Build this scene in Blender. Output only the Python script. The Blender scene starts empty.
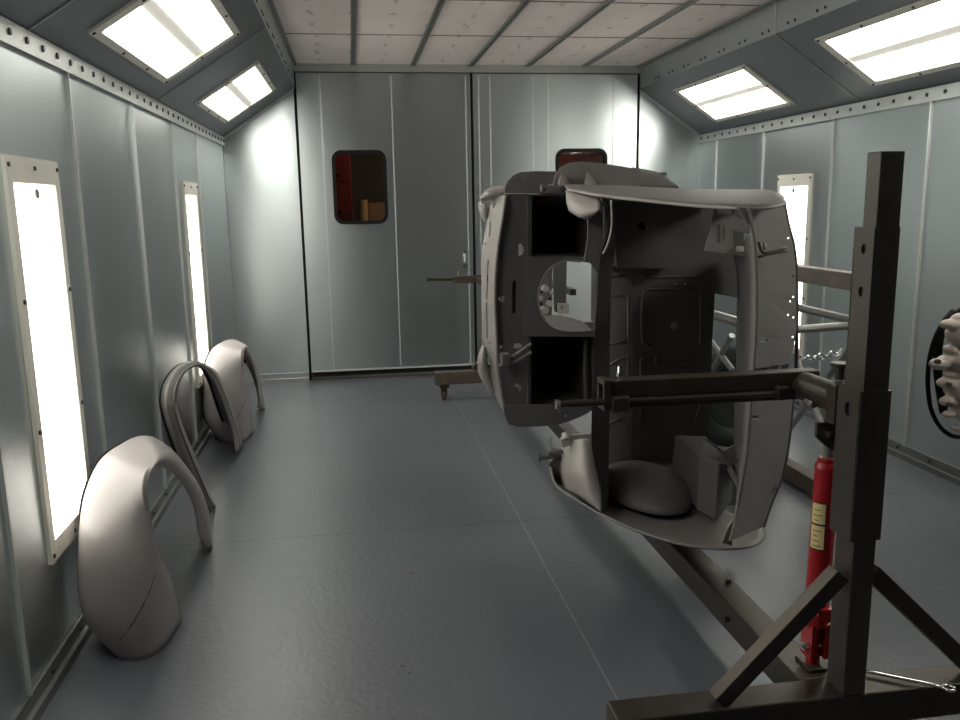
import bpy, bmesh, math, random
from math import sin, cos, pi as PI, radians as RD
from mathutils import Vector as V, Matrix
from mathutils.geometry import tessellate_polygon
random.seed(7)
C = bpy.context.scene.collection
SC = bpy.context.scene

# ---------------------------------------------------------------- camera
FPX, PITCH, YAW, ROLL = 836.2, 0.1845, 0.148, -0.017
CAM = V((0, 0, 1.6))
Fw = V((sin(YAW)*cos(PITCH), cos(YAW)*cos(PITCH), -sin(PITCH)))
R0 = V((cos(YAW), -sin(YAW), 0)); U0 = R0.cross(Fw)
Rt = cos(ROLL)*R0 + sin(ROLL)*U0; Up = -sin(ROLL)*R0 + cos(ROLL)*U0
cd = bpy.data.cameras.new('camera'); cam = bpy.data.objects.new('camera', cd); C.objects.link(cam)
cd.sensor_width = 36; cd.lens = 36*FPX/960; cd.clip_start = .02
M = Matrix.Identity(4)
for i in range(3):
    M[i][0] = Rt[i]; M[i][1] = Up[i]; M[i][2] = -Fw[i]; M[i][3] = CAM[i]
cam.matrix_world = M; SC.camera = cam
def ray(x, y): return Fw + Rt*((x-480)/FPX) - Up*((y-360)/FPX)
def at(x, y, Y):                      # survey helper: sight line x,y met at depth Y
    d = ray(x, y); return CAM + d*(Y/d.y)
def atx(x, y, X):
    d = ray(x, y); return CAM + d*(X/d.x)
def atz(x, y, Z):
    d = ray(x, y); return CAM + d*((Z-1.6)/d.z)

# ---------------------------------------------------------------- materials
def mat(name, col, rough=.5, metal=0.0, noise=0.0, nscale=8, rn=0.0, bump=0.0, bscale=40, stretch=(1,1,1), spec=.5, aniso=0, col2=None, coat=0):
    m = bpy.data.materials.new(name); m.use_nodes = True
    nt = m.node_tree; b = nt.nodes['Principled BSDF']
    b.inputs['Base Color'].default_value = (*col, 1); b.inputs['Roughness'].default_value = rough
    b.inputs['Metallic'].default_value = metal; b.inputs['Specular IOR Level'].default_value = spec
    b.inputs['Coat Weight'].default_value = coat
    tc = nt.nodes.new('ShaderNodeTexCoord'); mp = nt.nodes.new('ShaderNodeMapping'); mp.inputs['Scale'].default_value = stretch
    nt.links.new(tc.outputs['Object'], mp.inputs['Vector'])
    if noise or rn or col2:
        n = nt.nodes.new('ShaderNodeTexNoise'); n.inputs['Scale'].default_value = nscale; n.inputs['Detail'].default_value = 5
        nt.links.new(mp.outputs['Vector'], n.inputs['Vector'])
        if noise or col2:
            r = nt.nodes.new('ShaderNodeValToRGB'); r.color_ramp.elements[0].position = .2; r.color_ramp.elements[1].position = .8
            c2 = col2 if col2 else tuple(min(1, c*(1+noise)) for c in col)
            c1 = col if col2 else tuple(c*(1-noise) for c in col)
            r.color_ramp.elements[0].color = (*c1, 1); r.color_ramp.elements[1].color = (*c2, 1)
            nt.links.new(n.outputs['Fac'], r.inputs['Fac']); nt.links.new(r.outputs['Color'], b.inputs['Base Color'])
        if rn:
            mr = nt.nodes.new('ShaderNodeMapRange'); mr.inputs['From Min'].default_value = .1; mr.inputs['From Max'].default_value = .9
            mr.inputs['To Min'].default_value = rough-rn; mr.inputs['To Max'].default_value = rough+rn
            nt.links.new(n.outputs['Fac'], mr.inputs['Value']); nt.links.new(mr.outputs['Result'], b.inputs['Roughness'])
    if bump:
        n2 = nt.nodes.new('ShaderNodeTexNoise'); n2.inputs['Scale'].default_value = bscale; n2.inputs['Detail'].default_value = 3
        nt.links.new(mp.outputs['Vector'], n2.inputs['Vector'])
        bp = nt.nodes.new('ShaderNodeBump'); bp.inputs['Strength'].default_value = bump; bp.inputs['Distance'].default_value = .01
        nt.links.new(n2.outputs['Fac'], bp.inputs['Height']); nt.links.new(bp.outputs['Normal'], b.inputs['Normal'])
    return m
def emit(name, col, s):
    m = bpy.data.materials.new(name); m.use_nodes = True; b = m.node_tree.nodes['Principled BSDF']
    b.inputs['Base Color'].default_value = (*col, 1); b.inputs['Emission Color'].default_value = (*col, 1); b.inputs['Emission Strength'].default_value = s
    return m

GALV = mat('galvanised_sheet', (.56,.605,.615), .33, 1.0, .05, 1.3, .06, 0, 2.0, (1,1,.35))
def sheet_variation(m, amt, rv, aniso):
    nt = m.node_tree; b = nt.nodes['Principled BSDF']; g = nt.nodes.new('ShaderNodeNewGeometry')
    src = b.inputs['Base Color'].links[0].from_socket
    mr = nt.nodes.new('ShaderNodeMapRange'); mr.inputs['To Min'].default_value = 1-amt; mr.inputs['To Max'].default_value = 1+amt
    nt.links.new(g.outputs['Random Per Island'], mr.inputs['Value'])
    mx = nt.nodes.new('ShaderNodeVectorMath'); mx.operation = 'SCALE'; nt.links.new(src, mx.inputs[0]); nt.links.new(mr.outputs['Result'], mx.inputs['Scale']); nt.links.new(mx.outputs[0], b.inputs['Base Color'])
    b.inputs['Anisotropic'].default_value = aniso; b.inputs['Anisotropic Rotation'].default_value = .25
    t = nt.nodes.new('ShaderNodeTangent'); t.direction_type = 'RADIAL'; t.axis = 'Z'; nt.links.new(t.outputs[0], b.inputs['Tangent'])
sheet_variation(GALV, .10, .04, .75)
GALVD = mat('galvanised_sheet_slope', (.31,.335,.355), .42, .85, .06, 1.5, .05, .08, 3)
TRIM = mat('galvanised_trim', (.60,.62,.61), .38, .85, .06, 6)
SEAM = mat('bright_folded_seam', (.72,.74,.73), .35, .45)
BLACK = mat('black_rubber_and_gap_shade', (.008,.008,.009), .7, spec=.2)  # rubber parts, also painted shade in door gaps and holes
DHOLE = mat('dark_screw', (.05,.05,.05), .5, .5)
CREAM = mat('cream_painted_frame', (.74,.72,.64), .45, 0, .04, 5)
WHITE = mat('white_reflector', (.75,.75,.72), .5)
LAMP = emit('fluorescent_diffuser', (1,.985,.93), 14)
LAMPW = emit('fluorescent_diffuser_wall', (1,.985,.93), 4.2)
LAMPD = emit('diffuser_between_tubes', (.8,.78,.74), .35)
LAMPDW = emit('wall_diffuser_between_tubes', (.9,.88,.84), 1.0)
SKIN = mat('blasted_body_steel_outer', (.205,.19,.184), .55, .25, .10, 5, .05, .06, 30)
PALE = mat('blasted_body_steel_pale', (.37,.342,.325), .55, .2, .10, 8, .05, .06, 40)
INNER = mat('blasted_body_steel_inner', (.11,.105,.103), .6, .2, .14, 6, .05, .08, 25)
FEND = mat('primed_fender', (.36,.33,.325), .42, .1, .05, 3, .06, .02, 30)
FENDB = mat('fender_arch_metal', (.24,.225,.215), .5, .2, .12, 9)
FINSIDE = mat('fender_inside_dark', (.06,.058,.058), .6)
STEEL = mat('bare_brown_steel', (.066,.054,.044), .42, .55, .25, 9, .08, .08, 30)
MASTM = mat('mast_mill_scale_steel', (.095,.084,.077), .4, .6, .22, 7, .08, .05, 30, (1,1,.4))
RUST = mat('rusty_steel', (.095,.075,.062), .65, .3, .3, 14)
GREYTUBE = mat('grey_tube', (.34,.34,.33), .35, .7, .1, 10)
CHROME = mat('bright_chrome', (.75,.75,.74), .2, 1)
RED = mat('red_enamel', (.34,.010,.014), .3, 0, .05, 10, coat=.3)
LABEL = mat('yellow_label', (.72,.60,.30), .5)
INK = mat('label_ink', (.05,.04,.03), .6)
CAST = mat('cast_aluminium_dusty', (.50,.43,.385), .6, .25, .22, 14, 0, .3, 30)
TYRE = mat('tyre_rubber', (.035,.042,.042), .7, 0, .15, 20)

def floor_mat():
    m = mat('grey_painted_concrete', (.108,.114,.131), .34, 0, .06, 1.2, .035, .16, 38)
    nt = m.node_tree; b = nt.nodes['Principled BSDF']
    src = b.inputs['Base Color'].links[0].from_socket
    tc = nt.nodes.new('ShaderNodeTexCoord'); sp = nt.nodes.new('ShaderNodeSeparateXYZ'); nt.links.new(tc.outputs['Object'], sp.inputs[0])
    def math_(op, a, b_=None):
        n = nt.nodes.new('ShaderNodeMath'); n.operation = op
        for i, v in enumerate((a, b_)):
            if v is None: continue
            if isinstance(v, (int, float)): n.inputs[i].default_value = v
            else: nt.links.new(v, n.inputs[i])
        return n.outputs[0]
    def joint(sock, pos, w): return math_('LESS_THAN', math_('ABSOLUTE', math_('SUBTRACT', sock, pos)), w)
    j1 = joint(sp.outputs['X'], .792, .0035); j2 = joint(sp.outputs['Y'], 3.99, .004); j3 = joint(sp.outputs['Y'], 7.0, .004)
    dust = nt.nodes.new('ShaderNodeTexNoise'); dust.inputs['Scale'].default_value = 9; nt.links.new(tc.outputs['Object'], dust.inputs['Vector'])
    j1 = math_('MULTIPLY', j1, math_('MULTIPLY', dust.outputs['Fac'], 1.3)); j23 = math_('MULTIPLY', math_('ADD', j2, j3), .85)
    mx = nt.nodes.new('ShaderNodeMix'); mx.data_type = 'RGBA'; nt.links.new(j1, mx.inputs[0]); nt.links.new(src, mx.inputs[6]); mx.inputs[7].default_value = (.26,.27,.26,1)
    m2 = nt.nodes.new('ShaderNodeMix'); m2.data_type = 'RGBA'; nt.links.new(j23, m2.inputs[0]); nt.links.new(mx.outputs[2], m2.inputs[6]); m2.inputs[7].default_value = (.03,.033,.037,1)
    # small rusty stains
    last = m2.outputs[2]
    for sx, sy, r in ((.197,3.47,.012),(.125,3.25,.007),(.11,2.72,.008),(.13,2.67,.006)):
        dx = math_('SUBTRACT', sp.outputs['X'], sx); dy = math_('SUBTRACT', sp.outputs['Y'], sy)
        d = math_('SQRT', math_('ADD', math_('MULTIPLY', dx, dx), math_('MULTIPLY', dy, dy)))
        k = math_('LESS_THAN', d, r)
        q = nt.nodes.new('ShaderNodeMix'); q.data_type = 'RGBA'; nt.links.new(k, q.inputs[0]); nt.links.new(last, q.inputs[6]); q.inputs[7].default_value = (.07,.03,.02,1); last = q.outputs[2]
    nt.links.new(last, b.inputs['Base Color'])
    return m
def filter_mat():
    m = mat('ceiling_filter_media', (.86,.765,.73), .95, 0, .05, 5)
    nt = m.node_tree; b = nt.nodes['Principled BSDF']; src = b.inputs['Base Color'].links[0].from_socket
    tc = nt.nodes.new('ShaderNodeTexCoord'); sp = nt.nodes.new('ShaderNodeSeparateXYZ'); nt.links.new(tc.outputs['Object'], sp.inputs[0])
    wn = nt.nodes.new('ShaderNodeTexNoise'); wn.inputs['Scale'].default_value = 6; nt.links.new(tc.outputs['Object'], wn.inputs['Vector'])
    def mt(op, *a):
        n = nt.nodes.new('ShaderNodeMath'); n.operation = op
        for i, v in enumerate(a):
            if isinstance(v, (int, float)): n.inputs[i].default_value = v
            else: nt.links.new(v, n.inputs[i])
        return n.outputs[0]
    fx = mt('SUBTRACT', mt('FRACT', mt('ADD', mt('DIVIDE', sp.outputs['X'], .265), mt('MULTIPLY', wn.outputs['Fac'], .5))), .5)
    fy = mt('SUBTRACT', mt('FRACT', mt('ADD', mt('DIVIDE', sp.outputs['Y'], .36), mt('MULTIPLY', wn.outputs['Fac'], .6))), .5)
    e = mt('ADD', mt('POWER', mt('DIVIDE', mt('ABSOLUTE', fx), .055), 2), mt('POWER', mt('DIVIDE', mt('ABSOLUTE', fy), .17), 2))
    k = mt('MULTIPLY', mt('LESS_THAN', e, 1), mt('MULTIPLY', wn.outputs['Fac'], .75))
    q = nt.nodes.new('ShaderNodeMix'); q.data_type = 'RGBA'; nt.links.new(k, q.inputs[0]); nt.links.new(src, q.inputs[6]); q.inputs[7].default_value = (.28,.24,.23,1)
    nt.links.new(q.outputs[2], b.inputs['Base Color'])
    return m
FLOOR = floor_mat(); FILT = filter_mat()
def glass_mat(name, tint, k):
    m = bpy.data.materials.new(name); m.use_nodes = True; nt = m.node_tree; nt.nodes.remove(nt.nodes['Principled BSDF'])
    t = nt.nodes.new('ShaderNodeBsdfTransparent'); t.inputs[0].default_value = (*tint, 1)
    g = nt.nodes.new('ShaderNodeBsdfGlossy'); g.inputs['Roughness'].default_value = .04
    x = nt.nodes.new('ShaderNodeMixShader'); x.inputs[0].default_value = k
    nt.links.new(t.outputs[0], x.inputs[1]); nt.links.new(g.outputs[0], x.inputs[2]); nt.links.new(x.outputs[0], nt.nodes['Material Output'].inputs['Surface'])
    return m
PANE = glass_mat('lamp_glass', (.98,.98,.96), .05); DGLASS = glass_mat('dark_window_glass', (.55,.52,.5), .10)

# ---------------------------------------------------------------- mesh helpers
def link(name, bm, m, parent=None, smooth=False, solid=0, sub=0, bev=0):
    me = bpy.data.meshes.new(name)
    bmesh.ops.recalc_face_normals(bm, faces=bm.faces[:]); bm.to_mesh(me); bm.free()
    for mm in (m if isinstance(m, (list, tuple)) else [m]): me.materials.append(mm)
    o = bpy.data.objects.new(name, me); C.objects.link(o)
    if parent: o.parent = parent; o.matrix_parent_inverse = Matrix.Translation(-parent.location)
    if smooth:
        for p in me.polygons: p.use_smooth = True
    if sub: md = o.modifiers.new('s', 'SUBSURF'); md.levels = sub; md.render_levels = sub
    if solid: md = o.modifiers.new('t', 'SOLIDIFY'); md.thickness = solid; md.offset = 0
    if bev: md = o.modifiers.new('b', 'BEVEL'); md.width = bev; md.segments = 2; md.limit_method = 'ANGLE'
    return o
def box(bm, x0, x1, y0, y1, z0, z1, mi=0):
    vs = [bm.verts.new((x, y, z)) for x in (x0, x1) for y in (y0, y1) for z in (z0, z1)]
    for f in ((0,1,3,2),(4,6,7,5),(0,4,5,1),(2,3,7,6),(0,2,6,4),(1,5,7,3)):
        bm.faces.new([vs[i] for i in f]).material_index = mi
def obox(bm, c, ax, ay, az, mi=0):     # box by centre and half-axis vectors
    vs = [bm.verts.new(c + ax*i + ay*j + az*k) for i in (-1,1) for j in (-1,1) for k in (-1,1)]
    for f in ((0,1,3,2),(4,6,7,5),(0,4,5,1),(2,3,7,6),(0,2,6,4),(1,5,7,3)):
        bm.faces.new([vs[i] for i in f]).material_index = mi
def frame_of(d):
    d = d.normalized(); a = V((0,0,1)) if abs(d.z) < .9 else V((0,1,0))
    x = a.cross(d).normalized(); return x, d.cross(x).normalized()
def cyl(bm, a, b, r, r2=None, n=20, mi=0):
    a, b = V(a), V(b); r2 = r if r2 is None else r2; x, y = frame_of(b-a)
    A = [bm.verts.new(a+(x*cos(t)+y*sin(t))*r) for t in [2*PI*i/n for i in range(n)]]
    B = [bm.verts.new(b+(x*cos(t)+y*sin(t))*r2) for t in [2*PI*i/n for i in range(n)]]
    for i in range(n): bm.faces.new([A[i], A[(i+1)%n], B[(i+1)%n], B[i]]).material_index = mi
    bm.faces.new(A[::-1]).material_index = mi; bm.faces.new(B).material_index = mi
def beam(bm, a, b, w, h, mi=0, upv=V((0,0,1))):
    a, b = V(a), V(b); d = (b-a); L = d.length; d.normalize(); s = d.cross(upv).normalized(); u = s.cross(d)
    obox(bm, (a+b)/2, d*(L/2), s*(w/2), u*(h/2), mi)
def catmull(P, n):
    out = []
    for i in range(len(P)-1):
        p0, p1, p2, p3 = P[max(i-1,0)], P[i], P[i+1], P[min(i+2, len(P)-1)]
        for k in range(n):
            t = k/n
            out.append(.5*((2*p1)+(p2-p0)*t+(2*p0-5*p1+4*p2-p3)*t*t+(3*p1-p0-3*p2+p3)*t**3))
    out.append(P[-1]); return out
def tube(bm, P, r, n=10, k=5, mi=0, flat=1.0):
    P = catmull([V(p) for p in P], k) if k > 1 else [V(p) for p in P]
    rings = []; prev = None
    for i, p in enumerate(P):
        d = (P[min(i+1,len(P)-1)]-P[max(i-1,0)]).normalized()
        if prev is None: x, y = frame_of(d)
        else: x = (prev - d*prev.dot(d)).normalized(); y = d.cross(x)
        prev = x
        rings.append([bm.verts.new(p+x*cos(2*PI*j/n)*r+y*sin(2*PI*j/n)*r*flat) for j in range(n)])
    for a, b in zip(rings, rings[1:]):
        for j in range(n): bm.faces.new([a[j], a[(j+1)%n], b[(j+1)%n], b[j]]).material_index = mi
    bm.faces.new(rings[0][::-1]).material_index = mi; bm.faces.new(rings[-1]).material_index = mi
def grid(bm, rows, k1=1, k2=4):        # rows of equal-length 3D points -> smooth surface
    rows = [catmull([V(p) for p in r], k2) for r in rows]
    cols = list(zip(*rows)); cols = [catmull(list(c), k1) if k1 > 1 else list(c) for c in cols]
    vs = [[bm.verts.new(p) for p in c] for c in cols]
    for a, b in zip(vs, vs[1:]):
        for j in range(len(a)-1): bm.faces.new([a[j], a[j+1], b[j+1], b[j]])
def plate(bm, outline, holes, fmap, off, mi=0):   # polygon with holes, given thickness off
    loops = [outline] + list(holes)
    flat = [V((p[0], p[1], 0)) for l in loops for p in l]
    tris = tessellate_polygon([[V((p[0], p[1], 0)) for p in l] for l in loops])
    A = [bm.verts.new(fmap(p.x, p.y)) for p in flat]; B = [bm.verts.new(a.co + off) for a in A]
    for t in tris:
        try:
            bm.faces.new([A[i] for i in t]).material_index = mi; bm.faces.new([B[i] for i in t[::-1]]).material_index = mi
        except ValueError: pass
    s = 0
    for l in loops:
        n = len(l)
        for i in range(n):
            a, b = s+i, s+(i+1)%n
            try: bm.faces.new([A[a], A[b], B[b], B[a]]).material_index = mi
            except ValueError: pass
        s += n
def circ(cx, cy, rx, ry=None, n=14): ry = rx if ry is None else ry; return [(cx+rx*cos(2*PI*i/n), cy+ry*sin(2*PI*i/n)) for i in range(n)]
def rrect(x0, x1, y0, y1, r, n=6):
    out = []
    for cx, cy, a in ((x1-r, y1-r, 0), (x0+r, y1-r, PI/2), (x0+r, y0+r, PI), (x1-r, y0+r, 3*PI/2)):
        for i in range(n+1): t = a+PI/2*i/n; out.append((cx+r*cos(t), cy+r*sin(t)))
    return out
def rect(x0, x1, y0, y1): return [(x0,y0),(x1,y0),(x1,y1),(x0,y1)]
def thing(name, label, cat, loc=(0,0,0), group=None):
    o = bpy.data.objects.new(name, None); C.objects.link(o); o.location = loc; o.empty_display_size = .1
    o['label'] = label; o['category'] = cat
    if group: o['group'] = group
    return o
def tag(o, label, cat, group=None):
    o['label'] = label; o['category'] = cat
    if group: o['group'] = group
    return o
def struct(name, bm, m, **k):
    o = link(name, bm, m, **k); o['kind'] = 'structure'; return o
def copy_tree(o, delta, parent=None):
    c = o.copy(); C.objects.link(c); c.parent = parent; c.matrix_parent_inverse = o.matrix_parent_inverse.copy()
    if parent is None: c.location = o.location + V(delta)
    for ch in o.children:
        copy_tree(ch, (0,0,0), c)
    return c
def nb(): return bmesh.new()

# ---------------------------------------------------------------- room shell
XL, XR, YF, ZW, ZC, XhL, XhR, ZH = -1.087, 3.335, 7.826, 2.213, 2.834, -.439, 2.71, 2.628
YB = -1.6
bm = nb(); box(bm, XL-.1, XR+.1, YB-.1, YF+.14, -.1, 0); struct('floor', bm, FLOOR)
bm = nb(); box(bm, XhL-.05, XhR+.05, YB-.1, YF+.1, ZC, ZC+.06); struct('ceiling', bm, FILT)
# filter retaining bars
bm = nb()
for x in (.076, .606, 1.13, 1.652, 2.18):
    box(bm, x-.022, x-.006, YB, YF-.02, ZC-.014, ZC+.002); box(bm, x+.006, x+.022, YB, YF-.02, ZC-.014, ZC+.002); box(bm, x-.008, x+.008, YB, YF-.02, ZC-.006, ZC+.002)
box(bm, XhL, XhL+.03, YB, YF, ZC-.014, ZC+.002); box(bm, XhR-.03, XhR, YB, YF, ZC-.014, ZC+.002)
struct('trim_1', bm, mat('filter_bar_grey', (.27,.27,.26), .5, .5))
bm = nb()
for i in range(9):
    y = 6.5-1.1*i
    if y > YB: box(bm, XhL, XhR, y-.006, y+.006, ZC-.004, ZC+.001)
struct('trim_2', bm, mat('filter_joint', (.22,.19,.18), .8))

def wall_panels(bm, X, seams, side):
    # each sheet is a shallow pan of its own, never perfectly flat
    for a, b in zip(seams, seams[1:]):
        t1, t2, t3 = [random.uniform(-.004, .004) for _ in range(3)]
        n = 6; m_ = 8; g = []
        for i in range(n+1):
            row = []
            for j in range(m_+1):
                u, v = i/n, j/m_
                d = .004*sin(PI*u)*sin(PI*v)*(1 if t3 > 0 else -1) + t1*(u-.5) + t2*(v-.5)
                row.append(bm.verts.new((X + d, a+(b-a)*u, ZW*v)))
            g.append(row)
        for i in range(n):
            for j in range(m_): f = bm.faces.new([g[i][j], g[i+1][j], g[i+1][j+1], g[i][j+1]]); f.smooth = True
    box(bm, X+side*.012, X+side*.08, YB, YF, 0, ZW)
sL = [YB, -.4, .6, 1.6, 2.62, 3.6425, 4.6366, 5.605, 6.47, YF]; sR = [YB, -.4, .55, 1.55, 2.55, 3.55, 4.545, 5.5425, 6.55, 7.45, YF]
bm = nb(); wall_panels(bm, XL, sL, -1); struct('wall_left', bm, GALV)
bm = nb(); wall_panels(bm, XR, sR, 1); struct('wall_right', bm, GALV)
k = 3
for X, ss, sg, w in ((XL, sL, 1, .005), (XR, sR, -1, .006)):
    bm = nb()
    for y in ss[1:-1]: box(bm, min(X-.006*sg, X+.014*sg), max(X-.006*sg, X+.014*sg), y-w, y+w, .08, ZW-.07)
    struct('trim_%d' % k, bm, SEAM); k += 1
    bm = nb()                                   # drilled flange at the top of the wall
    x0, x1 = sorted((X-.004*sg, X+.016*sg)); box(bm, x0, x1, YB, YF, 2.135, ZW)
    y = YB+.1
    while y < YF-.05:
        cyl(bm, (X+.016*sg, y, 2.176), (X+.021*sg, y, 2.176), .012, n=8, mi=1); y += .152
    struct('trim_%d' % k, bm, [TRIM, DHOLE]); k += 1
    bm = nb(); x0, x1 = sorted((X, X+.03*sg)); box(bm, x0, x1, YB, YF, 0, .035); x0, x1 = sorted((X, X+.012*sg)); box(bm, x0, x1, YB, YF, .035, .085)
    y = 1.0
    while y < YF: cyl(bm, (X+.012*sg, y, .06), (X+.02*sg, y, .06), .009, n=8, mi=1); y += .3
    struct('baseboard_%s' % ('left' if sg > 0 else 'right'), bm, [mat('floor_channel', (.22,.225,.22), .45, .6), DHOLE])
# sloped haunches and risers
for side, X, Xh in (('left', XL, XhL), ('right', XR, XhR)):
    sg = 1 if X < 0 else -1
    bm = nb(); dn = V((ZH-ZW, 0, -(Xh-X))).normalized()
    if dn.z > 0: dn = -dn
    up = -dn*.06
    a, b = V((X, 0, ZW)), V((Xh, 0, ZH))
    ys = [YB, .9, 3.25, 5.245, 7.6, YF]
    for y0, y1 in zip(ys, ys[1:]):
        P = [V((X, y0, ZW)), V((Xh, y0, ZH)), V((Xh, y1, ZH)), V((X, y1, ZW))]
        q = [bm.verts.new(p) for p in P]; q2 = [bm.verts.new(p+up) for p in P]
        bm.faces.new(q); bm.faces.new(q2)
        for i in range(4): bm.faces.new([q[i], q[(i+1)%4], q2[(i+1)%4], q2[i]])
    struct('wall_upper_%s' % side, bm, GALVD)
    bm = nb(); al = (b-a)
    for y in (.9, 3.25, 5.245):
        beam(bm, V((X, y, ZW))+dn*.002, V((Xh, y, ZH))+dn*.002, .010, .006, upv=dn)
    struct('trim_%d' % k, bm, TRIM); k += 1
    bm = nb(); x0, x1 = sorted((Xh-.0*sg, Xh-.05*sg)); box(bm, x0, x1, YB, YF, ZH, ZC); y = YB
    while y < YF-.2:
        for dy in (0, .085): cyl(bm, (Xh, y+dy, ZH+.035), (Xh+.005*sg, y+dy, ZH+.035), .009, n=8, mi=1)
        y += .33
    x0, x1 = sorted((Xh-.002*sg, Xh+.006*sg))
    for yy in (5.245, 3.25): box(bm, x0, x1, yy-.006, yy+.006, ZH, ZC, 2)
    struct('trim_%d' % k, bm, [GALV, DHOLE, SEAM]); k += 1
# far wall: returns, lintel, two tall doors
bm = nb()
for a, b, h in ((XL-.1, -.452, 0), (2.722, XR+.1, 0)):
    x0, x1 = max(a, XL), min(b, XR)
    if a < 0: P = [(x0,0),(x1,0),(x1,ZH-.01),(XhL,ZH),(XL,ZW)]
    else: P = [(x0,0),(x1,0),(XR,ZW),(XhR,ZH),(x0,ZH-.01)]
    plate(bm, P, [], lambda u, v: V((u, YF, v)), V((0,.1,0)))
struct('wall_far', bm, GALV)
bm = nb(); box(bm, XhL, XhR, YF-.015, YF+.1, 2.768, ZC); struct('trim_%d' % k, bm, mat('lintel_metal', (.42,.44,.41), .45, .7)); k += 1
bm = nb(); box(bm, XL, -.455, YF-.025, YF, 0, .03); box(bm, XL, -.455, YF-.012, YF, .03, .08); box(bm, 2.725, XR, YF-.025, YF, 0, .03); box(bm, 2.725, XR, YF-.012, YF, .03, .08)
struct('baseboard_far', bm, TRIM)
bm = nb()
plate(bm, [(XL+.01,ZW-.02),(XL+.01,ZW),(XhL-.01,ZH+.0),(XhL-.01,ZH-.02)], [], lambda u, v: V((u, YF-.012, v)), V((0,.014,0)))
plate(bm, [(XR-.01,ZW-.02),(XR-.01,ZW),(XhR+.01,ZH),(XhR+.01,ZH-.02)], [], lambda u, v: V((u, YF-.012, v)), V((0,.014,0)))
struct('trim_%d' % k, bm, SEAM); k += 1
for n_, (x0, x1, wx0, wx1, seams) in enumerate(((-.427, 1.118, -.150, .338, (-.222,.405,1.075)), (1.142, 2.695, 1.912, 2.408, (1.195,1.30,1.70,1.842,2.465)))):
    bm = nb()
    z0, z1 = .075, 2.758
    plate(bm, rect(x0, x1, z0, z1), [rrect(wx0, wx1, 1.437, 2.094, .085)], lambda u, v: V((u, YF-.005, v)), V((0,.07,0)))
    d = struct('door_%d' % (n_+1), bm, GALV)
    bm = nb()
    for s in seams: box(bm, s-.005, s+.005, YF-.010, YF, z0+.02, z1-.02)
    box(bm, x0+.02, x1-.02, YF-.012, YF, .078, .092)
    link('folded_seam', bm, SEAM, d)
    bm = nb(); plate(bm, rrect(wx0, wx1, 1.437, 2.094, .085), [rrect(wx0+.03, wx1-.03, 1.467, 2.064, .06)], lambda u, v: V((u, YF-.02, v)), V((0,.05,0)))
    link('window_gasket', bm, BLACK, d)
    bm = nb(); plate(bm, rrect(wx0+.025, wx1-.025, 1.46, 2.07, .06), [], lambda u, v: V((u, YF+.004, v)), V((0,.006,0)))
    link('window_pane', bm, DGLASS, d)
    hx = 1.035 if n_ == 0 else 1.215
    bm = nb(); box(bm, hx-.014, hx+.014, YF-.03, YF-.004, 1.06, 1.18); cyl(bm, (hx, YF-.045, 1.07), (hx, YF-.045, 1.15), .011); box(bm, hx-.02, hx+.02, YF-.035, YF-.004, 1.02, 1.045)
    link('latch', bm, CHROME, d)
    bm = nb(); 
    if n_ == 0: box(bm, x0+.01, x1-.02, YF-.002, YF+.05, .035, .072)
    else: box(bm, x0+.01, x1-.02, YF-.002, YF+.05, .0, .072)
    link('door_gap_shade', bm, BLACK, d)  # black strip stands for the shaded gap under the door
bm = nb(); box(bm, -.452, -.43, YF+.01, YF+.1, 0, 2.768); box(bm, 2.698, 2.72, YF+.01, YF+.1, 0, 2.768); box(bm, 1.12, 1.14, YF+.01, YF+.1, .05, 2.768)
struct('trim_%d' % k, bm, BLACK); k += 1  # black strips painted in for the dark gaps beside the doors
bm = nb(); box(bm, XL, XR, YB-.08, YB, 0, ZC); struct('wall_back', bm, mat('dark_near_end', (.035,.035,.037), .8))  # unseen wall, coloured dark to stand in for the unlit booth entrance
# the workshop on the other side of the door windows
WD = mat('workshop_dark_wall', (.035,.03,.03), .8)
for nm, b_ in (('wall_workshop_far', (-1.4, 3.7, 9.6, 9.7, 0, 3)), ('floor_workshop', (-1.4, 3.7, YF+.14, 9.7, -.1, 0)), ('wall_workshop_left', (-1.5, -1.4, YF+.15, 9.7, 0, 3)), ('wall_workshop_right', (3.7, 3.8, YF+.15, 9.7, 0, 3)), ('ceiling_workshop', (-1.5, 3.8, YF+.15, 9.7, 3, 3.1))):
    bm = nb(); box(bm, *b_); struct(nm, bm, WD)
def cabinet(x0, x1, y0, y1, h, mt_, lab, nd, zz=0):
    t = thing('tool_cabinet', lab, 'cabinet', ((x0+x1)/2, (y0+y1)/2, 0))
    bm = nb(); box(bm, x0, x1, y0, y1, 0, h); link('cabinet_body', bm, mt_, t, bev=.01)
    for i in range(nd):
        z = .1+(h-.14)*i/nd
        bm = nb(); box(bm, x0+.03, x1-.03, y0-.015, y0, z, z+(h-.14)/nd-.02); dr = link('drawer', bm, mt_, t)
        bm = nb(); box(bm, x0+.1, x1-.1, y0-.03, y0-.015, z+.05, z+.065); link('drawer_handle', bm, CHROME, dr)
REDC = mat('red_cabinet_paint', (.16,.022,.016), .4)
cabinet(-.5, .02, 8.75, 9.15, 2.25, REDC, 'tall red tool cabinet seen dark through the left door window', 6)
cabinet(1.95, 2.75, 8.75, 9.2, 2.2, mat('dull_red_cabinet', (.25,.05,.04), .5), 'dull red tool cabinet seen through the right door window', 5)
bm = nb(); box(bm, .05, .75, 8.5, 9.1, .9, .95)
for x in (.08, .70):
    for y in (8.53, 9.05): box(bm, x, x+.04, y, y+.04, 0, .9)
tag(link('workbench', bm, STEEL), 'dark workbench behind the left door window', 'workbench')
bm = nb(); obox(bm, V((.34, 8.75, 1.29)), V((.16,0,.0)), V((0,.12,0)), V((0,0,.34)))
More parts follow.
